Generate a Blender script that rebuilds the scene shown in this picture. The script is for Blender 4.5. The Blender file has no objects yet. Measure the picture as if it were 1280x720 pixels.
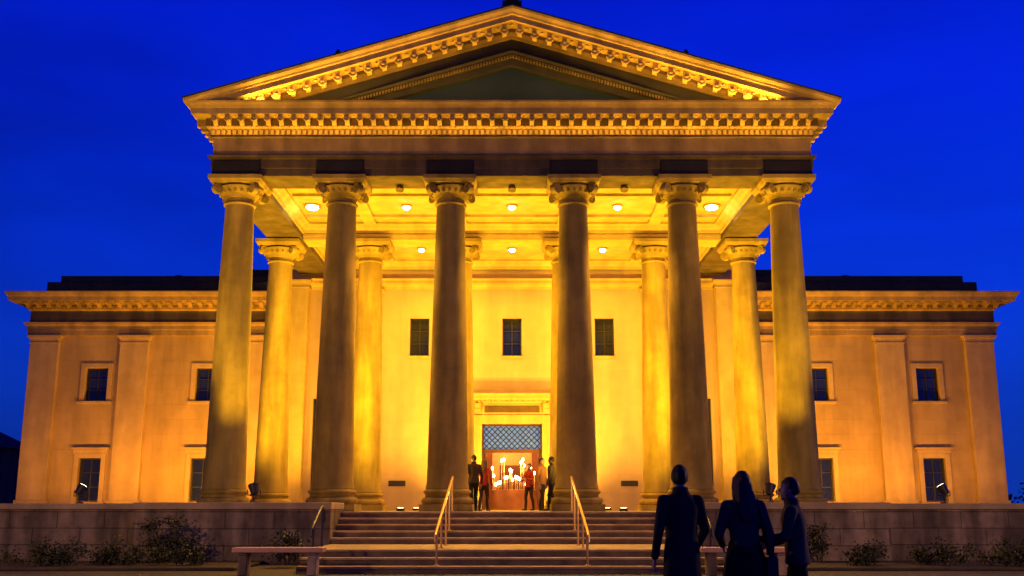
import bpy, math, random
from math import sin, cos, pi, radians
from mathutils import Vector, Matrix
random.seed(7)
scene = bpy.context.scene
COL = scene.collection

# ------------------------------------------------------------------ helpers
class MB:
    def __init__(s): s.v=[]; s.f=[]
    def add(s, vs, fs):
        o=len(s.v); s.v+= [tuple(p) for p in vs]; s.f+=[tuple(i+o for i in f) for f in fs]
    def box(s,x0,x1,y0,y1,z0,z1,fn=None):
        vs=[(x0,y0,z0),(x1,y0,z0),(x1,y1,z0),(x0,y1,z0),(x0,y0,z1),(x1,y0,z1),(x1,y1,z1),(x0,y1,z1)]
        if fn: vs=[fn(*p) for p in vs]
        s.add(vs,[(0,3,2,1),(4,5,6,7),(0,1,5,4),(1,2,6,5),(2,3,7,6),(3,0,4,7)])
    def loft(s, rings, caps=True, closed_path=False):
        n=len(rings[0]); vs=[p for r in rings for p in r]; fs=[]
        m=len(rings)
        for i in range(m if closed_path else m-1):
            a=i*n; b=((i+1)%m)*n
            for j in range(n):
                k=(j+1)%n
                fs.append((a+j,a+k,b+k,b+j))
        if caps and not closed_path:
            fs.append(tuple(reversed(range(n)))); fs.append(tuple(range((m-1)*n,m*n)))
        s.add(vs,fs)
    def lathe(s,cx,cy,prof,seg=40):
        rings=[[(cx+r*cos(2*pi*j/seg),cy+r*sin(2*pi*j/seg),z) for j in range(seg)] for r,z in prof]
        s.loft(rings)
    def sweep(s,path,prof,closed=False):
        n=len(path); rings=[]
        for i,(x,y) in enumerate(path):
            def nrm(a,b):
                d=Vector((b[0]-a[0],b[1]-a[1])).normalized(); return Vector((d.y,-d.x))
            if closed or 0<i<n-1:
                n1=nrm(path[i-1],path[i]); n2=nrm(path[i],path[(i+1)%n])
                m=(n1+n2).normalized(); m=m/max(.2,m.dot(n1))
            elif i==0: m=nrm(path[0],path[1])
            else: m=nrm(path[-2],path[-1])
            rings.append([(x+m.x*o,y+m.y*o,z) for o,z in prof])
        s.loft(rings,True,closed)
    def ball(s,c,r,seg=10,rg=6,sc=(1,1,1)):
        c=Vector(c)
        vs=[(c.x,c.y,c.z-r*sc[2])];fs=[]
        for i in range(1,rg):
            t=-pi/2+pi*i/rg
            for j in range(seg):
                a=2*pi*j/seg
                vs.append((c.x+r*sc[0]*cos(t)*cos(a),c.y+r*sc[1]*cos(t)*sin(a),c.z+r*sc[2]*sin(t)))
        vs.append((c.x,c.y,c.z+r*sc[2])); L=len(vs)-1
        for j in range(seg):
            k=(j+1)%seg
            fs.append((0,1+k,1+j)); fs.append((L,L-seg+j,L-seg+k))
            for i in range(rg-2):
                a=1+i*seg; b=a+seg
                fs.append((a+j,a+k,b+k,b+j))
        s.add(vs,fs)
    def cone(s,a,b,ra,rb,seg=10):
        a=Vector(a);b=Vector(b);d=(b-a)
        if d.length<1e-6: return
        d.normalize(); u=d.orthogonal().normalized(); w=d.cross(u)
        s.loft([[tuple(p+u*r*cos(2*pi*j/seg)+w*r*sin(2*pi*j/seg)) for j in range(seg)] for p,r in ((a,ra),(b,rb))])
    def chain(s,pts,rad,seg=10):
        for i in range(len(pts)):
            s.ball(pts[i],rad[i],seg,6)
            if i: s.cone(pts[i-1],pts[i],rad[i-1],rad[i],seg)
    def pipe(s,pts,r,seg=8):
        s.chain(pts,[r]*len(pts),seg)
    def build(s,name,mat,parent=None,smooth=False,bevel=0,angle=40):
        me=bpy.data.meshes.new(name); me.from_pydata(s.v,[],s.f); me.validate(); me.update()
        ob=bpy.data.objects.new(name,me); COL.objects.link(ob)
        if mat: me.materials.append(mat)
        if smooth:
            me.polygons.foreach_set('use_smooth',[True]*len(me.polygons))
            try: me.set_sharp_from_angle(angle=radians(angle))
            except Exception: pass
        if bevel:
            m=ob.modifiers.new('b','BEVEL'); m.width=bevel; m.segments=2; m.limit_method='ANGLE'
        if parent: ob.parent=parent
        return ob
def empty(name,loc=(0,0,0),rot=0):
    e=bpy.data.objects.new(name,None); COL.objects.link(e); e.location=loc; e.rotation_euler=(0,0,rot); e.empty_display_size=.3
    return e

# ------------------------------------------------------------------ materials
def mat(name,col,rough=.8,var=.15,scale=1.5,bump=.2,bscale=30,metal=0,stain=0,blocks=None,emit=None,estr=0,stretch=(1,1,1),spec=.3):
    m=bpy.data.materials.new(name); m.use_nodes=True; nt=m.node_tree; N=nt.nodes; L=nt.links
    b=N['Principled BSDF']; b.inputs['Roughness'].default_value=rough; b.inputs['Metallic'].default_value=metal
    b.inputs['Specular IOR Level'].default_value=spec
    tc=N.new('ShaderNodeTexCoord'); mp=N.new('ShaderNodeMapping'); mp.inputs['Scale'].default_value=stretch
    L.new(tc.outputs['Object'],mp.inputs['Vector'])
    n1=N.new('ShaderNodeTexNoise'); n1.inputs['Scale'].default_value=scale; n1.inputs['Detail'].default_value=8; n1.inputs['Roughness'].default_value=.62
    L.new(mp.outputs[0],n1.inputs['Vector'])
    r=N.new('ShaderNodeValToRGB'); r.color_ramp.elements[0].position=.3; r.color_ramp.elements[1].position=.72
    r.color_ramp.elements[0].color=(*[c*(1-var) for c in col],1); r.color_ramp.elements[1].color=(*[min(1,c*(1+var)) for c in col],1)
    L.new(n1.outputs['Fac'],r.inputs['Fac']); out=r.outputs['Color']
    hgt=None
    if stain:
        mp2=N.new('ShaderNodeMapping'); mp2.inputs['Scale'].default_value=(1.3,1.3,.22); L.new(tc.outputs['Object'],mp2.inputs['Vector'])
        n2=N.new('ShaderNodeTexNoise'); n2.inputs['Scale'].default_value=1.6; n2.inputs['Detail'].default_value=6; L.new(mp2.outputs[0],n2.inputs['Vector'])
        r2=N.new('ShaderNodeValToRGB'); r2.color_ramp.elements[0].position=.38; r2.color_ramp.elements[1].position=.62
        v=1-stain; r2.color_ramp.elements[0].color=(v,v,v,1); r2.color_ramp.elements[1].color=(1,1,1,1)
        L.new(n2.outputs['Fac'],r2.inputs['Fac'])
        mx=N.new('ShaderNodeMixRGB'); mx.blend_type='MULTIPLY'; mx.inputs[0].default_value=1
        L.new(out,mx.inputs[1]); L.new(r2.outputs['Color'],mx.inputs[2]); out=mx.outputs[0]
    if blocks:
        sp=N.new('ShaderNodeSeparateXYZ'); L.new(tc.outputs['Object'],sp.inputs[0])
        ad=N.new('ShaderNodeMath'); L.new(sp.outputs['X'],ad.inputs[0]); L.new(sp.outputs['Y'],ad.inputs[1])
        cb=N.new('ShaderNodeCombineXYZ'); L.new(ad.outputs[0],cb.inputs['X']); L.new(sp.outputs['Z'],cb.inputs['Y'])
        bt=N.new('ShaderNodeTexBrick'); L.new(cb.outputs[0],bt.inputs['Vector']); bt.inputs['Scale'].default_value=1
        bt.inputs['Brick Width'].default_value=blocks[0]; bt.inputs['Row Height'].default_value=blocks[1]
        bt.inputs['Mortar Size'].default_value=blocks[2]; bt.inputs['Mortar Smooth'].default_value=.3
        bt.inputs['Color1'].default_value=(1,1,1,1); k=blocks[3]; bt.inputs['Color2'].default_value=(k,k,k,1); q=blocks[4]; bt.inputs['Mortar'].default_value=(q,q,q,1)
        mx=N.new('ShaderNodeMixRGB'); mx.blend_type='MULTIPLY'; mx.inputs[0].default_value=1
        L.new(out,mx.inputs[1]); L.new(bt.outputs['Color'],mx.inputs[2]); out=mx.outputs[0]; hgt=bt.outputs['Fac']
    L.new(out,b.inputs['Base Color'])
    if bump:
        n3=N.new('ShaderNodeTexNoise'); n3.inputs['Scale'].default_value=bscale; n3.inputs['Detail'].default_value=5; L.new(mp.outputs[0],n3.inputs['Vector'])
        bp=N.new('ShaderNodeBump'); bp.inputs['Strength'].default_value=bump; bp.inputs['Distance'].default_value=.02
        L.new(n3.outputs['Fac'],bp.inputs['Height']); L.new(bp.outputs[0],b.inputs['Normal'])
        if hgt:
            b2=N.new('ShaderNodeBump'); b2.inputs['Strength'].default_value=.5; b2.inputs['Distance'].default_value=.02; b2.invert=True
            L.new(hgt,b2.inputs['Height']); L.new(bp.outputs[0],b2.inputs['Normal']); L.new(b2.outputs[0],b.inputs['Normal'])
    if emit:
        b.inputs['Emission Color'].default_value=(*emit,1); b.inputs['Emission Strength'].default_value=estr
    return m
STONE=mat('limestone',(.46,.33,.085),var=.14,stain=.22,bump=.25,bscale=25)
COLM=mat('column_stone',(.38,.27,.035),var=.22,stain=.42,bump=.3,bscale=18)
WALLM=mat('wall_stone',(.42,.265,.08),var=.12,stain=.2,bump=.12,blocks=(1.5,.62,.005,.95,.88))
BACKM=mat('portico_wall_stone',(.46,.32,.16),var=.08,stain=.1,bump=.12,blocks=(1.8,.72,.004,.97,.93))
ENT=mat('entablature_stone',(.46,.31,.075),var=.22,stain=.35,bump=.3)
MID=mat('shaded_bed_mould_stone',(.12,.075,.02),var=.3,stain=.3,bump=.3)  # darkened stone, paints in the shade behind the modillions
ARCH=mat('dark_architrave_stone',(.12,.085,.03),var=.3,stain=.4,bump=.3)  # darker stone tone with streaky variation
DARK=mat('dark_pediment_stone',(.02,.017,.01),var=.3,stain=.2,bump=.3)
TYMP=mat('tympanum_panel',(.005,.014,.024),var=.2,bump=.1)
ROOF=mat('slate_roof',(.035,.04,.03),var=.3,blocks=(.5,.3,.01,.8,.5))
TERR=mat('terrace_block_stone',(.30,.22,.12),var=.4,stain=.6,scale=2.2,bump=.5,bscale=14,blocks=(1.25,.42,.014,.65,.35))
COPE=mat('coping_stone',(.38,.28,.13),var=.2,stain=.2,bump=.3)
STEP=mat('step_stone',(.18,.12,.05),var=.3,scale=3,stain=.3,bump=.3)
FLOORM=mat('terrace_paving',(.3,.24,.12),var=.2,bump=.2)
GROUND=mat('ground_paving',(.06,.048,.03),var=.35,scale=.8,bump=.4,bscale=12)
SOIL=mat('planting_soil',(.035,.025,.015),var=.4,scale=3,bump=.8,bscale=20)
GLASS=mat('window_glass',(.012,.016,.03),rough=.08,var=.1,bump=0,spec=.8)
FRAME=mat('window_frame_paint',(.025,.022,.018),rough=.5,var=.1,bump=0)
BRONZE=mat('bronze_door',(.12,.06,.02),rough=.4,var=.3,metal=.6,bump=.1)
BRASS=mat('brass_rail',(.6,.38,.12),rough=.32,var=.15,metal=.9,bump=.05)
BLACKM=mat('black_metal',(.02,.02,.02),rough=.45,var=.2,bump=.05)
LAMP=mat('lamp_lens',(1,.9,.6),emit=(1,.78,.35),estr=25,bump=0)
LAMPS=mat('downlight_lens',(1,.9,.6),emit=(1,.85,.5),estr=80,bump=0)
FLAME=mat('candle_flame',(1,.8,.4),emit=(1,.7,.35),estr=30,bump=0)
CLOTH_R=mat('table_cloth',(.32,.12,.04),var=.3,bump=.3,bscale=10)
LEAF=mat('shrub_leaves',(.026,.03,.010),var=.5,scale=3,bump=0,rough=.6)
BARK=mat('shrub_stems',(.05,.035,.02),var=.3)
LOBBY=mat('lobby_wall',(.42,.22,.08),var=.3,bump=0)
LOBBYD=mat('lobby_dark_wood',(.10,.03,.012),var=.3,bump=0)

# ------------------------------------------------------------------ ground
g=MB(); g.box(-400,400,-60,600,-2.2,-1.28); g.build('ground',GROUND)
# ------------------------------------------------------------------ building
B=empty('neoclassical_building')
FY=44.0
def column(mb,cap,x,y,H=9.95,rb=.60,rt=.43):
    mb.box(x-.76,x+.76,y-.76,y+.76,0.003,.2)
    pr=[(.70,.2),(.745,.25),(.755,.31),(.73,.37),(.68,.39),(.64,.41),(.63,.46),(.66,.50),(.69,.52),(.70,.56),(.68,.6),(.63,.62),(.63,.65)]
    mb.lathe(x,y,pr)
    n=14; sh=[]
    z0,z1=.65,H-.82
    for i in range(n+1):
        t=i/n
        r=rb+(rt-rb)*(t**1.0)+.01*sin(pi*t)
        if i==0: r+=.04
        sh.append((r,z0+(z1-z0)*t))
        if i==0: sh.append((rb+.005,z0+.14))
    mb.lathe(x,y,sh,56)
    z=z1
    cap.lathe(x,y,[(rt,z-.002),(rt+.05,z+.02),(rt+.06,z+.05),(rt+.04,z+.08),(rt+.0,z+.09),(rt+.0,z+.20),(rt+.04,z+.23),(rt+.05,z+.27),(rt+.14,z+.36),(rt+.24,z+.46),(rt+.27,z+.53),(rt+.2,z+.57),(rt+.14,z+.60)],48)
    for k in range(20):
        a=2*pi*k/20; r=rt+.18
        cap.ball((x+r*cos(a),y+r*sin(a),z+.42),.06,6,5,(1,1,1.7))
    for sx in (-1,1):
        for sy in (-1,1):
            d=Vector((sx,sy,0)).normalized(); c=Vector((x,y,z+.44))+d*.79; s=Vector((-d.y,d.x,0))
            cap.cone(c-s*.09,c+s*.09,.155,.155,16)
            cap.cone(c-s*.11,c+s*.11,.085,.085,12)
            cap.cone(c-s*.13,c+s*.13,.035,.035,8)
            cap.cone(c+Vector((0,0,.09))-d*.38,c+Vector((0,0,.09)),.07,.06,8)
    cap.sweep([(x-.74,y-.74),(x+.74,y-.74),(x+.74,y+.74),(x-.74,y+.74)],[(-.5,z+.60),(0,z+.60),(.03,z+.66),(.06,z+.70),(.06,z+.82),(-.5,z+.82)],True)
cs=MB(); cc=MB()
for x in (-8.36,-5.22,-1.88,1.88,5.22,8.36): column(cs,cc,x,31.0)
for x in (-8.72,-5.33,-1.95,1.95,5.33,8.72): column(cs,cc,x,38.5,9.9)
cs.build('columns',COLM,B,True,angle=35); cc.build('capitals',COLM,B,True,angle=35)

HX=9.12; Y0=30.4
rect=[(-HX,Y0),(HX,Y0),(HX,FY+2.6),(-HX,FY+2.6)]
arch=MB()
arch.sweep(rect,[(-1.3,9.952),(0,9.952),(0,10.18),(.03,10.2),(.03,10.46),(.10,10.5),(.13,10.58),(.0,10.6),(-1.3,10.6)],True)
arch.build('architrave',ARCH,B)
en=MB(); bm_=MB()
en.sweep(rect,[(-1.0,10.603),(-.01,10.603),(-.01,11.15),(.05,11.19),(.08,11.22),(.08,11.38),(.16,11.41),(.2,11.46),(.2,11.48),(-1.0,11.48)],True)
bm_.sweep(rect,[(-1.0,11.483),(.2,11.483),(.2,11.72),(-1.0,11.72)],True)
en.sweep(rect,[(-1.0,11.723),(.2,11.723),(.56,11.74),(.58,11.90),(.62,11.92),(.66,11.98),(.72,12.05),(.74,12.1),(-1.0,12.1)],True)
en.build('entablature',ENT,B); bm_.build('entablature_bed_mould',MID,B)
fz=MB()
def modillion(mb,x,yb,yf,zt,h,w,fn=None):
    L=yb-yf
    pr=[(yb,zt),(yf,zt),(yf-.0,zt-h*.25),(yf+L*.05,zt-h*.45),(yf+L*.2,zt-h*.52),(yf+L*.4,zt-h*.48),(yf+L*.6,zt-h*.62),(yf+L*.75,zt-h*.9),(yf+L*.9,zt-h),(yb,zt-h)]
    rings=[[ (xx,y,z) for y,z in pr] for xx in (x-w/2,x+w/2)]
    if fn: rings=[[fn(*p) for p in r] for r in rings]
    mb.loft(rings)
def shell(mb,x,y,z,r):
    for k in range(5):
        a=-1.1+.55*k
        mb.ball((x+r*sin(a),y,z-r*.9*cos(a)),r*.5,7,5,(1,.9,1.3))
    mb.ball((x,y,z+.02),r*.85,8,6,(1.2,.8,.9))
n=46
for i in range(n):
    x=-9.0+18.0*i/(n-1)
    modillion(fz,x,30.2,29.87,11.722,.24,.13)
    shell(fz,x,29.90,11.62,.07)
    xm=x+9.0/(n-1)
    if i<n-1: fz.ball((xm,30.02,11.73),.06,8,5,(1,1,.5))
n=112
for i in range(n):
    x=-9.1+18.2*i/(n-1)
    fz.box(x-.048,x+.048,30.235,30.33,11.22,11.37)
    fz.ball((x,30.2,11.455),.04,6,4)
for sx in (-1,1):
    for i in range(30):
        y=30.5+i*.42
        x1=sx*(HX+.2); x2=sx*(HX+.53)
        fz.box(min(x1,x2),max(x1,x2),y-.09,y+.09,11.53,11.715)
    for i in range(80):
        y=30.45+i*.163; x1=sx*(HX+.07); x2=sx*(HX+.165)
        fz.box(min(x1,x2),max(x1,x2),y-.048,y+.048,11.22,11.37)
fz.build('modillions_and_dentils',ENT,B,True)
im=MB()  # thin dark blocks stand in for the capitals' shadows on the architrave
for x in (-8.36,-5.22,-1.88,1.88,5.22,8.36):
    im.box(x-.72,x+.72,30.33,30.42,9.97,10.44)
im.build('capital_shadow_blocks',DARK,B,bevel=.02)

# ------------------------------------------------ pediment
ZA=15.12; XE=9.86; SL=(ZA-12.12)/XE; ZC=12.02
def rake(mb,prof):
    ws=sorted(set(round(w,4) for _,w in prof))
    xs={0.0,XE}
    for w in ws:
        xb=(ZA-w-ZC)/SL
        if 0<xb<XE: xs.add(round(xb,4))
    xs=sorted(xs); xs=[-x for x in reversed(xs) if x>0]+xs
    mb.loft([[(x,y,max(ZA-SL*abs(x)-w,ZC)) for y,w in prof] for x in xs])
rk=MB()
rake(rk,[(31.2,.0),(29.56,0),(29.58,.06),(29.66,.14),(29.68,.2),(29.74,.22),(29.74,.38),(30.28,.40),(31.2,.40)])
rk.build('raking_cornice',ENT,B)
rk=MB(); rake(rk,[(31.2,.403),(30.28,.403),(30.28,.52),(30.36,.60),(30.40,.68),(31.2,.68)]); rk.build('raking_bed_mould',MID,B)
rk=MB(); rake(rk,[(31.2,.683),(30.46,.683),(30.46,1.1),(31.2,1.1)])
rake(rk,[(31.2,1.303),(30.56,1.303),(30.56,1.5),(31.2,1.5)])
rake(rk,[(31.2,1.103),(30.34,1.103),(30.36,1.16),(30.46,1.2),(30.46,1.3),(31.2,1.3)])
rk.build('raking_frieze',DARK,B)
sh=lambda x,y,z:(x,y,z-SL*abs(x))
rm=MB(); rd=MB()
n=40
for i in range(n):
    x=-9.0+18.0*i/(n-1)
    z_=ZA-SL*abs(x)
    modillion(rm,x,30.27,29.88,ZA-.392,.24,.13,sh)
    shell(rm,x,29.90,z_-.58,.095)
    xm=x+9.0/(n-1)
    rm.ball((xm,30.02,ZA-SL*abs(xm)-.42),.07,8,5,(1,1,.6))
n=130
for i in range(n):
    x=-5.9+11.8*i/(n-1)
    if ZA-1.4-SL*abs(x)>12.13:
        rd.box(x-.028,x+.028,30.38,30.455,ZA-1.3,ZA-1.215,sh)
rm.build('raking_modillions',ENT,B,True); rd.build('raking_dentils',MID,B)
ty=MB()
ty.add([(-9.3,30.75,12.05),(9.3,30.75,12.05),(0,30.75,ZA-.3)],[(0,1,2)])
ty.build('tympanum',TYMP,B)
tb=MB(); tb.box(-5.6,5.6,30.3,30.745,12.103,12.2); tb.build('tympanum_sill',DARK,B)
rf=MB()
for s in (-1,1):
    pts=[(0,ZA+.05),(s*(XE+.03),ZA+.05-SL*(XE+.03)),(s*(XE+.03),ZA-.0-SL*(XE+.03)),(0,ZA-.0)]
    rf.loft([[(x,y,z+.002) for x,z in pts] for y in (29.54,62)])
rf.build('gable_roof',ROOF,B)
ac=MB()
ac.box(-.3,.3,29.7,30.3,ZA+.03,ZA+.24); ac.lathe(0,30.0,[(.26,ZA+.22),(.14,ZA+.32),(.22,ZA+.44),(.25,ZA+.57),(.12,ZA+.7),(.03,ZA+.85)],16)
for s in (-1,1):
    zz=ZA+.04-SL*5.4
    ac.box(s*5.4-.16,s*5.4+.16,30.2,30.5,zz-.05,zz+.18); ac.lathe(s*5.4,30.35,[(.12,zz+.16),(.17,zz+.26),(.03,zz+.52)],10)
ac.build('acroteria',DARK,B,True)

# ------------------------------------------------ portico ceiling
ce=MB(); ce.box(-7.9,7.9,31.5,44.3,10.5,10.8)
ce.box(-9.0,9.0,31.4,45,10.9,11.1)
ce.build('portico_ceiling',STONE,B)
cb=MB()
XI=HX-1.305
cpf=[(.02,10.12),(-.05,10.14),(-.07,10.24),(-.16,10.30),(-.22,10.38),(-.3,10.42),(-.3,10.497),(.02,10.497)]
cb.sweep([(-XI,31.705),(XI,31.705),(XI,37.9),(-XI,37.9)],cpf,True)
cb.sweep([(-XI,39.1),(XI,39.1),(XI,43.9),(-XI,43.9)],cpf,True)
cb.box(-XI+.02,XI-.02,37.93,39.07,9.903,10.495)
cb.box(-XI+.02,XI-.02,37.87,37.928,10.0,10.1)
for x in (-5.25,-1.9,1.9,5.25):
    cb.box(x-.22,x+.22,32.02,37.57,10.38,10.498)
    cb.box(x-.22,x+.22,39.42,43.57,10.38,10.498)
cb.box(-7.42,7.42,34.0,34.3,10.40,10.4985)
cb.box(-7.42,7.42,36.6,36.9,10.40,10.4985)
cb.build('ceiling_beams_and_mouldings',STONE,B)

# ------------------------------------------------ facade wall with openings
def facade(mb,x0,x1,z0,z1,y,ops,depth=.32):
    xs=sorted(set([x0,x1]+[o[0] for o in ops]+[o[1] for o in ops]))
    zs=sorted(set([z0,z1]+[o[2] for o in ops]+[o[3] for o in ops]))
    for i in range(len(xs)-1):
        for j in range(len(zs)-1):
            cx=(xs[i]+xs[i+1])/2; cz=(zs[j]+zs[j+1])/2
            if any(o[0]<cx<o[1] and o[2]<cz<o[3] for o in ops): continue
            mb.add([(xs[i],y,zs[j]),(xs[i+1],y,zs[j]),(xs[i+1],y,zs[j+1]),(xs[i],y,zs[j+1])],[(0,1,2,3)])
    for a,b,c,d in ops:
        e=y+depth
        mb.add([(a,y,c),(b,y,c),(b,y,d),(a,y,d),(a,e,c),(b,e,c),(b,e,d),(a,e,d)],[(0,4,5,1),(1,5,6,2),(2,6,7,3),(3,7,4,0)])
win=[]
for s in (-1,1):
    for x in (12.85,17.5):
        win.append((s*x-.47,s*x+.47,4.5,5.88)); win.append((s*x-.46,s*x+.46,.35,2.12))
pw=[(x-.41,x+.41,6.4,8.02) for x in (-3.93,0,3.93)]
sd=[(-8.35,-7.35,.02,4.6),(7.35,8.35,.02,4.6)]
door=(-1.25,1.25,.02,3.53)
wl=MB(); facade(wl,-20.4,-10.3,0,8.45,FY,[w for w in win if w[0]<0]); facade(wl,10.3,20.4,0,8.45,FY,[w for w in win if w[0]>0])
for s in (-1,1):
    xa=s*20.4
    wl.add([(xa,FY,0),(xa,62,0),(xa,62,8.45),(xa,FY,8.45)],[(0,1,2,3)])
wl.build('wing_walls',WALLM,B)
wl=MB(); facade(wl,-10.3,10.3,0,10.9,FY,pw+sd+[door]); wl.build('portico_back_wall',BACKM,B)
gl=MB(); fr=MB(); tr=MB(); tw_=MB()
for a,b,c,d in win+pw+sd:
    gl.box(a,b,FY+.24,FY+.26,c,d)
    t=.055
    fr.box(a,a+t,FY+.16,FY+.235,c,d); fr.box(b-t,b,FY+.16,FY+.235,c,d); fr.box(a+t,b-t,FY+.16,FY+.235,c,c+t); fr.box(a+t,b-t,FY+.16,FY+.235,d-t,d)
    m=(a+b)/2; fr.box(m-.02,m+.02,FY+.18,FY+.235,c+t,d-t)
    k=2 if d-c<1.9 else 4
    for i in range(1,k+1):
        z=c+(d-c)*i/(k+1); fr.box(a+t,m-.02,FY+.185,FY+.235,z-.015,z+.015); fr.box(m+.02,b-t,FY+.185,FY+.235,z-.015,z+.015)
for a,b,c,d in win:
    w=.2
    tw_.box(a-w,a-.002,FY-.06,FY+.05,c-.02,d+w); tw_.box(b+.002,b+w,FY-.06,FY+.05,c-.02,d+w); tw_.box(a-.002,b+.002,FY-.06,FY+.05,d+.002,d+w)
    tw_.box(a-w-.06,b+w+.06,FY-.12,FY+.05,c-.14,c-.022)
    if c<1: 
        tw_.box(a-w-.12,b+w+.12,FY-.16,FY+.04,d+w+.16,d+w+.24); tw_.box(a-w-.05,b+w+.05,FY-.1,FY+.04,d+w+.002,d+w+.158)
for a,b,c,d in pw:
    tr.box(a-.05,b+.05,FY-.05,FY+.05,c-.1,c-.002)
gl.build('window_glass',GLASS,B); fr.build('window_frames',FRAME,B)
def pilaster(mb,x,w,zt,dep=.2,y=FY):
    mb.box(x-w/2,x+w/2,y-dep,y+.03,.4,zt-.35)
    mb.box(x-w/2-.1,x+w/2+.1,y-dep-.1,y+.03,0.003,.2); mb.box(x-w/2-.06,x+w/2+.06,y-dep-.06,y+.03,.2,.4)
    mb.box(x-w/2-.03,x+w/2+.03,y-dep-.03,y+.03,zt-.35,zt-.29)
    mb.box(x-w/2-.002,x+w/2+.002,y-dep-.002,y+.03,zt-.29,zt-.16)
    mb.box(x-w/2-.06,x+w/2+.06,y-dep-.06,y+.03,zt-.16,zt-.1)
    mb.box(x-w/2-.11,x+w/2+.11,y-dep-.11,y+.03,zt-.1,zt)
for s in (-1,1):
    pilaster(tw_,s*19.75,1.2,7.25); pilaster(tw_,s*15.95,1.2,7.25); pilaster(tw_,s*11.0,1.1,7.25)
    pilaster(tr,s*9.15,1.0,9.6,.45); pilaster(tr,s*6.0,.9,9.25,.15)
tr.sweep([(-8.6,FY),(8.6,FY)],[(-.03,9.26),(.05,9.27),(.08,9.36),(.16,9.42),(.2,9.5),(.2,9.62),(.26,9.7),(-.03,9.72)])
tr.box(-1.6,-1.252,FY-.14,FY+.05,0.003,3.9); tr.box(1.252,1.6,FY-.14,FY+.05,0.003,3.9); tr.box(-1.252,1.252,FY-.14,FY+.05,3.532,3.9)
tr.box(-1.62,1.62,FY-.1,FY+.05,3.902,4.38)
tr.sweep([(-1.72,FY+.03),(-1.72,FY-.12),(1.72,FY-.12),(1.72,FY+.03)],[(-.1,4.382),(.0,4.382),(.06,4.46),(.22,4.54),(.24,4.68),(.3,4.78),(-.1,4.8)])
for i in range(15):
    x=-1.6+3.2*i/14; tr.box(x-.05,x+.05,FY-.3,FY-.1,4.40,4.50)
for s in (-1,1):
    tr.box(s*1.42-.12,s*1.42+.12,FY-.3,FY-.102,3.95,4.38); 
    tr.cone((s*1.42-.13,FY-.22,4.1),(s*1.42+.13,FY-.22,4.1),.1,.1,14)
tr.build('portico_trim',STONE,B,bevel=.012); tw_.build('wing_pilasters_and_window_surrounds',mat('wing_trim_stone',(.46,.30,.10),var=.15,stain=.2,bump=.2),B,bevel=.012)
pn=MB(); pn.box(-1.15,1.15,FY-.115,FY-.102,4.0,4.28); pn.build('door_frieze_panel',MID,B)
wc=MB(); wd=MB(); wf=MB()
for s in (-1,1):
    path=[(10.3,FY),(20.4,FY),(20.4,62)] if s>0 else [(-20.4,62),(-20.4,FY),(-10.3,FY)]
    wc.sweep(path,[(-.03,7.253),(.14,7.253),(.14,7.48),(.18,7.5),(.18,7.66),(.26,7.70),(.28,7.80),(.1,7.82),(-.03,7.82)])
    wf.sweep(path,[(-.03,7.823),(.1,7.823),(.1,8.3),(-.03,8.3)])
    wc.sweep(path,[(-.03,8.303),(.1,8.303),(.2,8.36),(.22,8.5),(.3,8.55),(.34,8.62),(.78,8.64),(.8,8.8),(.84,8.84),(.92,8.98),(.92,9.02),(-.03,9.04)])
    for i in range(24):
        x=s*(10.6+i*.43)
        modillion(wd,x,FY-.32,FY-.7,8.625,.22,.17)
    for i in range(64):
        x=s*(10.4+i*.16); wd.box(x-.045,x+.045,FY-.3,FY-.2,8.37,8.49)
WENT=mat('wing_entablature_stone',(.36,.22,.06),var=.25,stain=.35,bump=.3)
wc.build('wing_entablature',WENT,B); wf.build('wing_frieze',ARCH,B); wd.build('wing_modillions',WENT,B)
wr=MB()
for s in (-1,1):
    a,b=sorted((s*9.9,s*20.0)); wr.box(a,b,FY+.1,62,9.0,9.62)
    a,b=sorted((s*9.9,s*19.6)); wr.box(a,b,FY+.5,61.5,9.62,9.98)
    a,b=sorted((s*10.4,s*12.0)); wr.box(a,b,FY+2,FY+4,9.98,10.6)
    wr.box(s*15-.15,s*15+.15,FY+2,FY+2.3,9.98,10.35)
    a,b=sorted((s*20.38,s*21.15)); wr.box(a,b,47,60,0,7.9)
wr.build('wing_parapet_and_roof',ROOF,B,bevel=.02)
bd=MB(); bd.box(-20.3,-1.9,FY+.5,61.9,0,8.4); bd.box(1.9,20.3,FY+.5,61.9,0,8.4); bd.box(-10.2,10.2,FY+.5,61.8,4.9,10.8); bd.build('building_core',DARK,B)
# ------------------------------------------------ doorway
dm=MB()
for x0,x1 in ((-1.25,-1.17),(1.17,1.25)): dm.box(x0,x1,FY+.14,FY+.26,.02,2.35)
dm.box(-1.25,1.25,FY+.12,FY+.28,2.35,2.5); dm.box(-1.25,1.25,FY+.14,FY+.26,3.45,3.53); dm.box(-1.25,-1.18,FY+.14,FY+.26,2.5,3.45); dm.box(1.18,1.25,FY+.14,FY+.26,2.5,3.45)
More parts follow.
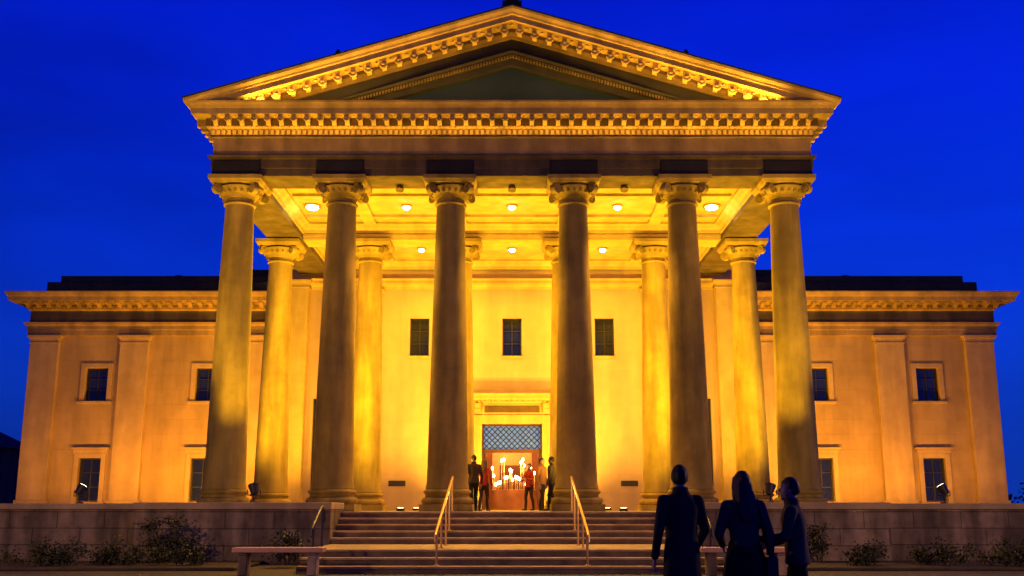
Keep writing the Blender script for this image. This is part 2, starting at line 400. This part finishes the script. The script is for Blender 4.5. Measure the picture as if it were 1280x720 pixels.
# two leaves standing open into the lobby
for s in (-1,1):
    for z in (.02,1.0,2.2): dm.box(min(s*1.16,s*1.10),max(s*1.16,s*1.10),FY+.3,FY+1.42,z,z+.13)
    for y in (FY+.3,FY+.85,FY+1.36): dm.box(min(s*1.155,s*1.105),max(s*1.155,s*1.105),y,y+.06,.15,2.2)
dm.build('bronze_doors',BRONZE,B)
lt=MB()
x0,x1,z0,z1=-1.18,1.18,2.5,3.45
def clip(p,q):
    t0,t1=0,1; dx=q[0]-p[0]; dz=q[1]-p[1]
    for pp,qq in ((-dx,p[0]-x0),(dx,x1-p[0]),(-dz,p[1]-z0),(dz,z1-p[1])):
        if pp==0:
            if qq<0: return None
        else:
            r=qq/pp
            if pp<0: t0=max(t0,r)
            else: t1=min(t1,r)
    if t0>=t1: return None
    return (p[0]+dx*t0,p[1]+dz*t0),(p[0]+dx*t1,p[1]+dz*t1)
k=-4.0
while k<4:
    for sg in (1,-1):
        c=clip((k,2.5),(k+sg*.95,3.45))
        if c: lt.cone((c[0][0],FY+.2+.012*sg,c[0][1]),(c[1][0],FY+.2+.012*sg,c[1][1]),.021,.021,5)
    k+=.235
lt.build('transom_lattice',mat('lattice_metal',(.012,.012,.016),rough=.35,metal=.3,bump=0),B)
tg=MB(); tg.box(-1.18,1.18,FY+.24,FY+.25,2.5,3.45); tg.build('transom_glass',mat('transom_glow_glass',(.05,.12,.3),rough=.3,bump=0,var=.5,scale=5,spec=.6,emit=(.20,.33,.6),estr=.6),B)  # blue glow put into the glass in place of a light behind it
lb=MB(); lb.box(-1.8,1.8,FY+4.5,FY+4.6,0,4); lb.box(-1.9,-1.8,FY+.4,FY+4.5,0,4); lb.box(1.8,1.9,FY+.4,FY+4.5,0,4); lb.box(-1.8,1.8,FY+.4,FY+4.5,4,4.1)
lb.build('lobby_interior',LOBBY,B)
lb=MB(); lb.box(-1.3,-.9,FY+4.2,FY+4.5,0,3.2); lb.box(.9,1.3,FY+4.2,FY+4.5,0,3.2); lb.box(-.55,.55,FY+4.42,FY+4.5,.9,2.0); lb.box(-.7,.7,FY+3.6,FY+4.1,0.003,.95)
lb.build('lobby_woodwork',LOBBYD,B)
pl=MB()
for x in (-4.75,4.85): pl.box(x-.35,x+.35,FY-.04,FY-.003,.98,1.2)
pl.build('wall_plaques',BLACKM,B,bevel=.01)

# ------------------------------------------------ terrace & stairs
tf=MB(); tf.box(-45,45,29.35,70,-1.27,0.0); tf.build('terrace_floor',FLOORM)
W=empty('terrace_wall')
tw=MB()
for s in (-1,1):
    a,b=sorted((s*4.62,s*9.6)); tw.box(a,b,27.3,29.3,-1.3,.06)
    a,b=sorted((s*9.6,s*45)); tw.box(a,b,28.2,29.3,-1.3,.06)
tw.build('block_wall',TERR,W,bevel=.015)
tw=MB()
for s in (-1,1):
    a,b=sorted((s*4.60,s*9.66)); tw.box(a,b,27.24,29.34,.062,.235)
    a,b=sorted((s*9.66,s*45)); tw.box(a,b,28.14,29.34,.062,.215)
tw.build('coping',COPE,W,bevel=.02)
S=empty('stone_staircase')
st=MB(); ns=MB()
def step(y0,y1,x,zt,ov=.03):
    st.box(-x,x,y0,y1,-1.3,zt-.05); ns.box(-x-.0,x+.0,y0-ov,y1-ov,zt-.05+.001,zt)
step(28.95,29.35,4.6,-.001)
for i in range(1,6): step(28.95-.4*i,29.35-.4*i,4.6,-.16*i)
st.box(-4.6,4.6,23.9,26.95,-1.3,-.85); ns.box(-4.6,4.6,23.87,26.92,-.849,-.8)
for i in range(1,3): step(23.9-.42*i,23.9-.42*(i-1),4.6,-.8-.16*i)
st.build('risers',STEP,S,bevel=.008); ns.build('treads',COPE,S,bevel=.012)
PB=mat('bench_stone',(.50,.28,.16),var=.2,bump=.2)
for s in (-1,1):
    Bn=empty('stone_bench',(s*4.88,22.65,-1.28))
    mb=MB(); mb.box(-.94,.94,-.24,.24,.47,.57); mb.build('seat',PB,Bn,bevel=.015)
    mb=MB()
    for q in (-1,1): mb.box(q*.72-.09,q*.72+.09,-.2,.2,0.002,.468)
    mb.build('legs',TERR,Bn,bevel=.01)

def handrail(pts,post_idx,name='handrail',r=.03,m=BRASS):
    mb=MB(); mb.pipe(pts,r)
    for p,zb in post_idx: mb.pipe([p,(p[0],p[1],zb)],r*.85); mb.lathe(p[0],p[1],[(.06,zb+.001),(.06,zb+.02),(.03,zb+.03)],12)
    return mb.build(name,m,None,True)
for s in (-1,1):
    x=s*1.62
    P=[(x,29.15,.78),(x,29.12,.88),(x,29.0,.92),(x,28.85,.88),(x,22.9,-.42),(x,22.78,-.47),(x,22.74,-.6)]
    zr=lambda y:.88+(y-28.85)*(1.30/5.95)
    handrail(P,[((x,28.95,.9),0)]+[((x,y,zr(y)),zb) for y,zb in ((27.75,-.48),(26.4,-.8),(24.6,-.8),(23.2,-1.12))])
    x=s*4.3
    P=[(x,24.6,-.2),(x,24.5,.06),(x,24.3,.12),(x,24.1,.08),(x,23.3,-.25),(x,23.15,-.34),(x,23.1,-.5)]
    handrail(P,[((x,24.35,.1),-.8),((x,23.3,-.27),-1.12)],r=.03,m=BLACKM)

# ------------------------------------------------ lamps
WARM=(1,.49,.035); 
def lamp(kind,loc,target,e,size=.2,angle=120,blend=.6,color=WARM,sx=None,sy=None):
    l=bpy.data.lights.new('light',kind); l.energy=e; l.color=color
    if kind=='SPOT': l.spot_size=radians(angle); l.spot_blend=blend; l.shadow_soft_size=size
    elif kind=='POINT': l.shadow_soft_size=size
    else: l.shape='RECTANGLE'; l.size=sx; l.size_y=sy
    o=bpy.data.objects.new('light',l); COL.objects.link(o); o.location=loc
    d=Vector(target)-Vector(loc); o.rotation_euler=d.to_track_quat('-Z','Y').to_euler()
    return o
def uplight(x,y,target,e,angle=150,blend=.8,z=0,color=WARM):
    E=empty('ground_uplight',(x,y,z))
    mb=MB(); mb.lathe(0,0,[(.13,.003),(.13,.09),(.11,.1)],20); mb.build('housing',BLACKM,E,True)
    mb=MB(); mb.lathe(0,0,[(.09,.1),(.09,.105)],20); mb.build('lens',LAMP,E)
    o=lamp('SPOT',(x,y,z+.16),target,e,.1,angle,blend,color); o.parent=E; o.location=(0,0,.16); 
    return o
YEL=(1,.56,.03)
for x in (-6.8,-3.5,3.5,6.8): uplight(x,33.6,(x*.98,35.5,10),4600,color=YEL)
for x in (-6.9,-3.6,3.6,6.9): uplight(x,40.2,(x,42.0,10),1800)
for x in (-2.9,2.9): uplight(x,40.8,(x*.3,44,3.6),2500,110)
for s in (-1,1):
    uplight(s*10.0,34.5,(s*8.6,37,8),2600,110,color=YEL)
    uplight(s*9.9,40.5,(s*9.1,43,8),1200,120)
for x,y in ((-7.0,35.4),(-3.7,35.4),(0,35.4),(3.7,35.4),(7.0,35.4),(0,41.6),(-3.7,41.6),(3.7,41.6)):
    E=empty('ceiling_downlight',(x,y,10.49))
    k=1.9 if abs(x)>6 else 1.1  # outer fittings enlarged to imitate their glare
    mb=MB(); mb.lathe(0,0,[(.16*k,-.001),(.16*k,-.07),(.13*k,-.07)],20); mb.build('ring',BRASS,E,True)
    mb=MB(); mb.lathe(0,0,[(.11*k,-.072),(.10*k,-.12),(.04*k,-.16)],16); mb.build('bulb',LAMPS,E,True)
    o=lamp('SPOT',(0,0,-.22),(0,.0,-5),1000,.08,150,.7); o.parent=E
for x in (-3.5,0,3.5):
    E=empty('added_soffit_light',(x,31.4,9.95))  # spots added under the architrave to brighten the steps
    mb=MB(); mb.cone((0,0,.0),(0,-.06,-.16),.1,.13,16); mb.build('housing',ARCH,E,True)
    o=lamp('SPOT',(0,-.1,-.22),(0,-5.8,-10.5),3000,.1,75,.8,color=(1,.5,.09)); o.parent=E
    if x==0:
        o=lamp('SPOT',(0,0,-.25),(0,3.2,-9),1700,.1,36,.8,color=(1,.55,.15)); o.parent=E  # further added spot, brightens the visitors
def flood(x,y,z,target,e,ang,name='floodlight'):
    E=empty(name,(x,y,z))
    mb=MB(); mb.lathe(0,0,[(.1,0.002),(.1,.03),(.03,.04)],16); mb.pipe([(0,0,.03),(0,0,.2)],.02)
    mb.pipe([(-.17,0,.34),(-.17,0,.2),(.17,0,.2),(.17,0,.34)],.013)
    c=Vector((0,0,.36)); d=(Vector(target)-Vector((x,y,z))-c).normalized(); mb.cone(c-d*.14,c+d*.12,.09,.15,16); mb.build('housing_and_bracket',BLACKM,E,True)
    mb=MB(); mb.cone(c+d*.121,c+d*.126,.13,.13,16); mb.build('lens',LAMP,E)
    o=lamp('SPOT',(0,0,0),(0,0,1),e,.1,ang,1.0,color=YEL); o.parent=E; o.location=c+d*.2; o.rotation_euler=d.to_track_quat('-Z','Y').to_euler()
for s in (-1,1):
    flood(s*6.9,28.55,.235,(s*8.75,31,6.8),2100,58)
    flood(s*11.6,28.7,.217,(s*8.8,31,6.5),1500,40)  # extra pair added to brighten the outer columns
def strip(x0,x1,y,z,e,tilt,nm='added_strip_light'):  # linear lights added to brighten the cornice and raking mouldings
    E=empty(nm,((x0+x1)/2,y,z)); L=x1-x0
    mb=MB(); mb.box(-L/2,L/2,-.03,.03,-.03,.01); mb.build('housing',ARCH,E)
    o=lamp('AREA',(0,0,.02),(0,tilt,1.02),e,sx=L,sy=.05,color=(1,.5,.05)); o.parent=E
strip(-9.1,9.1,30.02,11.1,150,-.05)
strip(-8.0,-.2,29.8,12.14,260,-.12); strip(.2,8.0,29.8,12.14,260,-.12)
ORG=(1,.42,.03)
for s in (-1,1):
    for x,e in ((11.6,1250),(13.6,950),(15.8,520),(18.0,330),(20.0,130)):
        uplight(s*x,41.2,(s*x,44,4.6),e,165,1.0,color=ORG)
for s in (-1,1):
    E=empty('garden_floodlight',(s*12.5,20.5,-1.28))
    mb=MB(); mb.box(-.2,.2,-.06,.1,.1,.4); mb.pipe([(-.23,0,.3),(-.23,0,.02),(.23,0,.02),(.23,0,.3)],.015); mb.build('housing',BLACKM,E)
    o=lamp('SPOT',(0,.2,.35),(s*-5.5,11,14.0),4800,.15,54,1.0); o.parent=E
for s in (-1,1):
    E=empty('unseen_fill_lamp',(s*12.0,17.0,-1.28))  # out-of-view lamps added as fill for steps and terrace walls
    mb=MB(); mb.lathe(0,0,[(.16,0.003),(.16,.25),(.08,.35),(.06,.5),(.045,3.6),(.09,3.65),(.09,3.72)],20); mb.lathe(0,0,[(.24,4.2),(.2,4.28),(.04,4.42)],20); mb.build('post_and_cap',BLACKM,E,True)
    mb=MB(); mb.lathe(0,0,[(.1,3.73),(.2,4.0),(.2,4.19)],20); mb.build('globe',LAMP,E,True)
    o=lamp('POINT',(0,0,3.95),(0,0,0),1500,.25,color=(1,.5,.12)); o.parent=E; o.location=(0,.35,3.95)
E=empty('candle_table',(0.05,40.2,0))
mb=MB(); 
rings=[]
for k,(z,g_) in enumerate(((.02,1.05),(.4,1.02),(.72,1.0),(.76,1.0))):
    rings.append([((.85*g_+.015*sin(9*a)*(1-k/3))*max(-1,min(1,1.35*cos(a))),(.38*g_+.015*sin(11*a)*(1-k/3))*max(-1,min(1,1.35*sin(a))),z) for a in [2*pi*j/72 for j in range(72)]])
mb.loft(rings); mb.build('cloth',CLOTH_R,E,True)
mb=MB(); fl=MB()
for i in range(23):
    x=-.78+1.56*i/22+random.uniform(-.03,.03); y=random.uniform(-.2,.2); h=random.uniform(.12,1.1)
    mb.lathe(x,y,[(.035,.762),(.035,.775),(.012,.78),(.012,.76+h*.6),(.03,.76+h*.62),(.018,.76+h*.64),(.018,.76+h)],10)
    fl.ball((x,y,.76+h+.045),.034,8,6,(1,1,2))
mb.build('candlesticks',BRASS,E,True); fl.build('flames',FLAME,E,True)
o=lamp('POINT',(0,-.5,1.6),(0,0,0),260,.2,color=(1,.55,.18)); o.parent=E
o=lamp('POINT',(0,FY+2.0,3.3),(0,0,0),900,.2,color=(1,.55,.18)); o.parent=B

# ------------------------------------------------ people
SKIN=mat('skin',(.42,.25,.17),rough=.55,var=.08,bump=.05); SKIN2=mat('skin_dark',(.2,.11,.07),rough=.55,var=.08,bump=.05)
EYE=mat('eye',(.6,.6,.58),rough=.2,bump=0,var=.02); PUP=mat('pupil',(.01,.01,.01),rough=.2,bump=0)
def cloth(n,c): return mat(n,c,rough=.9,var=.25,scale=6,bump=.6,bscale=9,stretch=(1,1,.5))
HAIR=[mat('dark_hair',(.02,.012,.008),rough=.5,var=.4,scale=20,bump=.8,bscale=40,stretch=(6,6,.6)),mat('brown_hair',(.08,.04,.02),rough=.5,var=.4,scale=20,bump=.8,bscale=40,stretch=(6,6,.6))]
TIGHTS=mat('tights',(.02,.02,.02))
def remesh(ob,vox,sm=4):
    m=ob.modifiers.new('r','REMESH'); m.mode='VOXEL'; m.voxel_size=vox; m.use_smooth_shade=True
    if sm:
        q=ob.modifiers.new('s','SMOOTH'); q.iterations=sm; q.factor=.5
def hand(mb,w,d,side,nrm,curl=.35,s=1):
    d=d.normalized(); n=(nrm-d*nrm.dot(d)).normalized(); t=(side-d*side.dot(d)-n*side.dot(n)).normalized()
    kn=[w+d*.085*s+t*.028*s,w+d*.092*s+t*.009*s,w+d*.088*s-t*.010*s,w+d*.078*s-t*.028*s]
    ln=[.072,.080,.075,.058]
    for k in range(4):
        st_=w+t*(.014-.009*k)*s
        mb.chain([st_,kn[k]],[.015*s,.0125*s],8)
        p=kn[k]; a=curl*.5; pts=[p]
        for f,c in ((.45,1),(.31,1.1),(.24,.8)):
            dd=d*cos(a)+n*sin(a); p=p+dd*ln[k]*f*s; pts.append(p); a+=curl*c
        mb.chain(pts,[.0105*s,.0098*s,.009*s,.0075*s],8)
    b=w+d*.02*s+t*.02*s
    pts=[b,b+(d*.7+t*.7+n*.2).normalized()*.04*s]; pts.append(pts[-1]+(d*.85+t*.35+n*.4).normalized()*.032*s); pts.append(pts[-1]+(d*.95+n*.4).normalized()*.025*s)
    mb.chain(pts,[.015*s,.012*s,.0105*s,.008*s],8)
def person(loc,rot,h,top,bottom,hair,skin=None,female=False,skirt=False,longhair=False,arms=None,stride=.12,vox=.012,bag=False,lean=0,coat=False,turn=0,name='person'):
    skin=skin or SKIN; s=h/1.75; E=empty(name,loc,rot); V=Vector
    wid=.9 if female else 1.0
    def S(p): 
        p=V(p); k=max(0,p.z-.95); return V((p.x,p.y+k*lean,p.z))*s
    lg=MB(); shoe=MB()
    for sd_ in (-1,1):
        fy=stride*sd_; hipx=.09*sd_
        A=S((hipx*1.05,fy-.02,.09)); K=S((hipx,fy*.55+.03,.5)); H=S((hipx,0,.9))
        lg.chain([H,K,S((hipx*1.0,fy*.8-.02,.33)),A],[.093*s,.062*s,.06*s,.05*s],12)
        shoe.chain([S((hipx*1.05,fy-.05,.045)),S((hipx*1.1,fy+.06,.042)),S((hipx*1.2,fy+.16,.032))],[.042*s,.042*s,.032*s],10)
        shoe.cone(S((hipx*1.05,fy-.03,.05)),S((hipx*1.05,fy-.02,.13)),.045*s,.045*s,10)
    def ell(z,rx,ry,cy=0,n=28,fold=0): 
        r=[]
        for j in range(n):
            a=2*pi*j/n; f=1+fold*sin(a*9+z)
            r.append(tuple(S((rx*cos(a)*f,cy+ry*sin(a)*f,z))))
        return r
    lg.loft([ell(.82,.13,.09),ell(.9,.165*wid**.2,.115),ell(1.0,.155*wid,.105),ell(1.06,.14*wid,.1)])
    o=lg.build('trousers' if not skirt else 'legs',bottom if not skirt else TIGHTS,E,True); remesh(o,vox)
    o=shoe.build('shoes',BLACKM,E,True); remesh(o,vox*.7)
    if skirt:
        sk=MB(); sk.loft([ell(1.06,.15,.11,n=72),ell(.95,.185,.135,fold=.01,n=72),ell(.75,.225,.18,fold=.03,n=72),ell(.5,.27,.23,fold=.055,n=72),ell(.3,.30,.26,fold=.07,n=72)])
        sk.build('skirt',bottom,E,True)
    jk=MB(); hem=.62 if coat else .86
    rr=[ell(hem,.19*wid+.01,.135,0,fold=.02),ell(.92,.178*wid+.005,.128),ell(1.08,.158*wid,.118),ell(1.2,.17*wid,.125,.0),ell(1.32,.187*wid,.13,.0),ell(1.40,.18*wid,.112,-.005),ell(1.45,.135*wid,.085,-.01),ell(1.49,.075,.07,-.01),ell(1.525,.066,.066,-.005)]
    jk.loft(rr)
    hn=MB()
    arms=arms or [((-.26,-.03,1.12),(-.27,.06,.86)),((.26,-.03,1.12),(.27,.06,.86))]
    for k,(el,wr_) in enumerate(arms):
        sd_=-1 if k==0 else 1
        sh_=S((sd_*.178*wid,-.005,1.405)); el=S(el); wv=S(wr_)
        jk.chain([S((sd_*.1*wid,-.005,1.40)),sh_,el,wv],[.07*s,.066*s,.05*s,.038*s],12)
        d=(wv-el).normalized()
        hn.chain([wv-d*.03,wv+d*.015],[.026*s,.024*s],10)
        hand(hn,wv+d*.01,d,V((0,1,.0)) if abs(d.z)>.6 else V((0,0,1)),V((-sd_,0,0)),s=s)
        jk.cone(wv-d*.05,wv+d*.005,.041*s,.043*s,12)
    jk.loft([ell(1.48,.085,.082,-.012),ell(1.545,.074,.074,-.008)])
    o=jk.build('jacket',top,E,True); remesh(o,vox)
    o=hn.build('hands',skin,E,True); remesh(o,.0048,2)
    HE=bpy.data.objects.new('head_pivot',None); COL.objects.link(HE); HE.parent=E
    piv=S((0,0,1.5)); HE.location=piv; HE.rotation_euler=(0,0,turn)
    hd=MB()
    def hp(x,y,z): return V((x,y,z-1.5))*s
    base=MB(); base.ball((0,0,0),1,28,20)
    vs=[]
    for p in base.v:
        x,y,z=p; low=max(0,-z)
        X=x*.076*(1-.30*low**1.6)*(1.02-.05*max(0,z)); Y=y*(.094-.012*low)+(.012*low if y>0 else .02*low*1)*1; Z=z*.118
        if y>0 and -.1<z<.25 and .2<abs(x)<.65: Y-=.006
        vs.append(tuple(hp(X,Y+.005,1.632+Z)))
    hd.add(vs,base.f)
    hd.chain([hp(0,-.02,1.46),hp(0,-.012,1.56)],[.056*s,.052*s],14)
    hd.chain([hp(0,.094,1.648),hp(0,.112,1.615),hp(0,.108,1.607)],[.008*s,.0135*s,.012*s],8)
    for sd_ in (-1,1):
        hd.chain([hp(sd_*.013,.1,1.606),hp(sd_*.014,.098,1.604)],[.008*s,.007*s],8)
        hd.ball(hp(sd_*.078,-.005,1.632),.028*s,10,8,(.3,.65,1.1))
        hd.chain([hp(sd_*.014,.094,1.66),hp(sd_*.045,.084,1.662)],[.007*s,.006*s],8)
    hd.chain([hp(-.02,.089,1.577),hp(0,.096,1.579),hp(.02,.089,1.577)],[.006*s,.0075*s,.006*s],8)
    hd.chain([hp(-.017,.088,1.568),hp(0,.094,1.567),hp(.017,.088,1.568)],[.006*s,.0075*s,.006*s],8)
    hd.ball(hp(0,.078,1.535),.02*s,10,8)
    o=hd.build('head',skin,HE,True); remesh(o,.0055,3)
    ey=MB(); pu=MB()
    for sd_ in (-1,1):
        ey.ball(hp(sd_*.031,.083,1.642),.0125*s,10,8); pu.ball(hp(sd_*.031,.0925,1.642),.0055*s,8,6)
    ey.build('eyes',EYE,HE,True); pu.build('pupils',PUP,HE,True)
    hr=MB(); b2=MB(); b2.ball((0,0,0),1,28,20); vs=[]
    for p in b2.v:
        x,y,z=p
        k=1.0
        if y>.25 and z<.35: k=.80
        if abs(x)>.6 and z<-.25 and y>-.2: k=.86
        if z<-.55: k=min(k,.85)
        k*=1+.02*sin(17*x+5*z)*cos(13*y)
        vs.append(tuple(hp(x*.086*k,(y*.106*k)-.006,1.643+z*.122*k)))
    hr.add(vs,b2.f)
    if longhair:
        def he(z,rx,ry,cy): return [tuple(hp(rx*cos(2*pi*j/24)*(1+.04*sin(5*2*pi*j/24)),cy+ry*sin(2*pi*j/24)*(1+.05*sin(7*2*pi*j/24)),z)) for j in range(24)]
        hr.loft([he(1.24,.035,.02,-.135),he(1.28,.085,.032,-.135),he(1.36,.108,.04,-.125),he(1.46,.108,.05,-.095),he(1.55,.102,.065,-.055),he(1.64,.09,.08,-.03),he(1.7,.06,.06,-.02)])
        for sd_ in (-1,1): hr.chain([hp(sd_*.07,.02,1.68),hp(sd_*.085,.01,1.6),hp(sd_*.09,-.01,1.5),hp(sd_*.095,-.04,1.40)],[.025*s,.024*s,.025*s,.015*s],8)
    o=hr.build('hair',hair,HE,True); remesh(o,.008,2)
    if bag:
        bg=MB(); c=S((.25,.02,.82)); 
        bg.box(c.x-.06,c.x+.06,c.y-.15,c.y+.15,c.z-.13,c.z+.1)
        bg.build('handbag',BLACKM,E,bevel=.03)
        sp=MB(); sp.chain([c+V((0,-.1,.1)),S((.2,-.13,1.2)),S((.14,-.05,1.47)),S((.17,.11,1.3)),c+V((0,.1,.1))],[.012]*5,6); sp.build('bag_strap',BLACKM,E,True)
    return E
GZ=-1.28
J1=cloth('navy_jacket',(.03,.024,.016)); J2=cloth('grey_blouse',(.07,.055,.04)); J3=cloth('brown_coat',(.10,.06,.03)); BL=cloth('black_cloth',(.010,.009,.006)); TAN=cloth('tan_coat',(.3,.14,.05)); RED=cloth('red_jacket',(.30,.03,.015)); DK=cloth('dark_cloth',(.04,.025,.013))
person((1.70,10.8,GZ),.25,1.80,J1,BL,HAIR[0],stride=.12,turn=-.3,coat=True,arms=[((-.25,-.04,1.13),(-.25,.08,.88)),((.26,.02,1.13),(.22,.2,.93))])
person((2.33,10.8,GZ),-.1,1.74,J2,BL,HAIR[1],female=True,skirt=True,longhair=True,turn=.25,bag=True,stride=.08,arms=[((-.25,.0,1.13),(-.2,.2,1.02)),((.25,-.03,1.12),(.26,.08,.88))])
person((2.88,10.9,GZ),1.25,1.68,J3,BL,HAIR[1],female=False,turn=.1,stride=.18,lean=.08,arms=[((-.24,.08,1.14),(-.17,.32,1.12)),((.25,.05,1.13),(.17,.3,1.05))])
person((-1.22,34.0,0),.3,1.76,DK,BL,HAIR[0],SKIN,vox=.018)
person((-.92,34.9,0),-.4,1.66,RED,DK,HAIR[1],SKIN,female=True,longhair=True,vox=.018)
person((.62,38.6,0),2.4,1.68,RED,DK,HAIR[1],SKIN,female=True,vox=.018,arms=[((-.24,.06,1.14),(-.12,.28,1.15)),((.25,.05,1.13),(.14,.3,1.1))])
person((1.0,35.6,0),-2.2,1.74,TAN,DK,HAIR[0],SKIN,vox=.018)
person((1.27,34.3,0),1.2,1.72,DK,BL,HAIR[0],SKIN2,vox=.018,stride=.16)

# ------------------------------------------------ shrubs
def shrub(cx,cy,rx,ry,hh,n,z=GZ,name='shrub'):
    E=empty(name,(cx,cy,z)); st_=MB(); lf=MB(); rnd=random.Random(int(cx*91+cy*17))
    cl=[]
    for i in range(max(6,int(rx*9))):
        a=rnd.uniform(0,2*pi); r=math.sqrt(rnd.random())*.9
        tip=Vector((rx*r*cos(a),ry*r*sin(a),hh*rnd.uniform(.45,1.0)*(1-.35*r)))
        b=Vector((tip.x*.5,tip.y*.5,0)); mid=(b+tip)/2+Vector((rnd.uniform(-.06,.06),rnd.uniform(-.06,.06),0))
        st_.chain([b,mid,tip],[.014,.01,.004],5); cl+= [(tip,.17),(mid,.13)]
    for i in range(n):
        c,r=rnd.choice(cl); r*=rnd.uniform(.5,1.4)
        p=c+Vector((rnd.gauss(0,1),rnd.gauss(0,1),rnd.gauss(0,.8)))*r*.7
        if p.z<.02: continue
        d=Vector((rnd.gauss(0,1),rnd.gauss(0,1),rnd.gauss(.3,.8))).normalized(); u=d.orthogonal().normalized(); u=(Matrix.Rotation(rnd.uniform(0,6.28),3,d)@u)
        L=rnd.uniform(.04,.085); w=L*.38
        lf.add([p,p+d*L*.5+u*w,p+d*L,p+d*L*.5-u*w],[(0,1,2,3)])
    st_.build('stems',BARK,E,True); lf.build('leaves',LEAF,E)
bedm=MB()
for s in (-1,1):
    a,b=sorted((s*6.2,s*34)); bedm.box(a,b,24.2,27.2,-1.279,-1.2)
bedm.build('planting_bed',SOIL,None,bevel=.03)
for x,y,rx,h,n in ((-12.6,24.9,.9,.5,1700),(-10.9,25.0,1.1,.5,1900),(-9.3,25.2,1.0,.45,1700),(-8.6,26.6,.5,1.2,1300),(-7.7,25.2,.8,.45,1300),(-8.2,26.7,.4,1.0,900),
                   (8.3,25.1,.8,.45,1300),(9.9,25.2,.9,.5,1400),(11.5,24.9,1.0,.55,1800),(12.9,25.0,1.0,.7,1900),(7.6,26.7,.45,1.1,900),(-5.3,25.6,.45,.95,1000)):
    shrub(x,y,rx,rx*.7,h,n,-1.2)

H=empty('distant_house',(-33.5,62,-1.28))
mb=MB(); mb.box(-4,4,-3,3,0,4.8); mb.build('walls',ARCH,H)
mb=MB(); mb.loft([[(-4.4,-3.4,4.8),(4.4,-3.4,4.8),(0,-3.4,6.8)],[(-4.4,3.4,4.8),(4.4,3.4,4.8),(0,3.4,6.8)]]); mb.build('roof',ROOF,H)
mb=MB()
for x in (-2.4,0,2.4): mb.box(x-.45,x+.45,-3.02,-3.003,1.2,2.9)
mb.build('windows',GLASS,H)
tl=MB(); rr_=random.Random(5)
for s in (-1,1):
    for i in range(3600):
        x=s*rr_.uniform(36,95); y=rr_.uniform(80,110); hh=2.6+.9*sin(x*.35)+.5*sin(x*1.1); z=-1.2+rr_.random()**.7*hh
        p=Vector((x,y,z)); d=Vector((rr_.gauss(0,1),rr_.gauss(0,1),rr_.gauss(0,1))).normalized(); u=d.orthogonal().normalized(); L=rr_.uniform(.25,.6)
        tl.add([p,p+d*L*.5+u*L*.3,p+d*L,p+d*L*.5-u*L*.3],[(0,1,2,3)])
tl.build('distant_tree_line',LEAF)

# ------------------------------------------------ world
w=bpy.data.worlds.new('World'); scene.world=w; w.use_nodes=True; nt=w.node_tree; N=nt.nodes; L=nt.links
bg=N['Background']
tc=N.new('ShaderNodeTexCoord'); sp=N.new('ShaderNodeSeparateXYZ'); L.new(tc.outputs['Generated'],sp.inputs[0])
r=N.new('ShaderNodeValToRGB'); L.new(sp.outputs['Z'],r.inputs['Fac']); cr=r.color_ramp
cr.elements[0].position=0; cr.elements[0].color=(.003,.026,.28,1)
cr.elements[1].position=1; cr.elements[1].color=(.001,.002,.05,1)
for p,c in ((.12,(.002,.030,.42)),(.25,(.001,.027,.62)),(.36,(.0008,.018,.70)),(.47,(.0006,.010,.56)),(.6,(.0006,.002,.08))):
    e=cr.elements.new(p); e.color=(*c,1)
mp=N.new('ShaderNodeMapping'); mp.inputs['Scale'].default_value=(1.2,1.2,3.5); mp.inputs['Rotation'].default_value=(0,.35,0); L.new(tc.outputs['Generated'],mp.inputs['Vector'])
nz=N.new('ShaderNodeTexNoise'); nz.inputs['Scale'].default_value=1.7; nz.inputs['Detail'].default_value=5; L.new(mp.outputs[0],nz.inputs['Vector'])
mr=N.new('ShaderNodeMapRange'); mr.inputs['From Min'].default_value=.35; mr.inputs['From Max'].default_value=.7; mr.inputs['To Min'].default_value=.8; mr.inputs['To Max'].default_value=1.3; L.new(nz.outputs['Fac'],mr.inputs[0])
ma=N.new('ShaderNodeMath'); ma.operation='MULTIPLY_ADD'; ma.inputs[1].default_value=.6; L.new(sp.outputs['X'],ma.inputs[0]); L.new(mr.outputs[0],ma.inputs[2])
mx=N.new('ShaderNodeVectorMath'); mx.operation='SCALE'; L.new(r.outputs['Color'],mx.inputs[0]); L.new(ma.outputs[0],mx.inputs['Scale'])
L.new(mx.outputs[0],bg.inputs['Color']); bg.inputs['Strength'].default_value=1.0

cam=bpy.data.cameras.new('Camera'); co=bpy.data.objects.new('Camera',cam); COL.objects.link(co); scene.camera=co
cam.sensor_width=36; cam.lens=36*1310/1280; cam.clip_end=2000; cam.clip_start=.1
co.location=(0,0,.1); co.rotation_euler=(radians(90+11.85),0,0)
scene.view_settings.view_transform='Standard'; scene.view_settings.look='None'; scene.view_settings.exposure=0
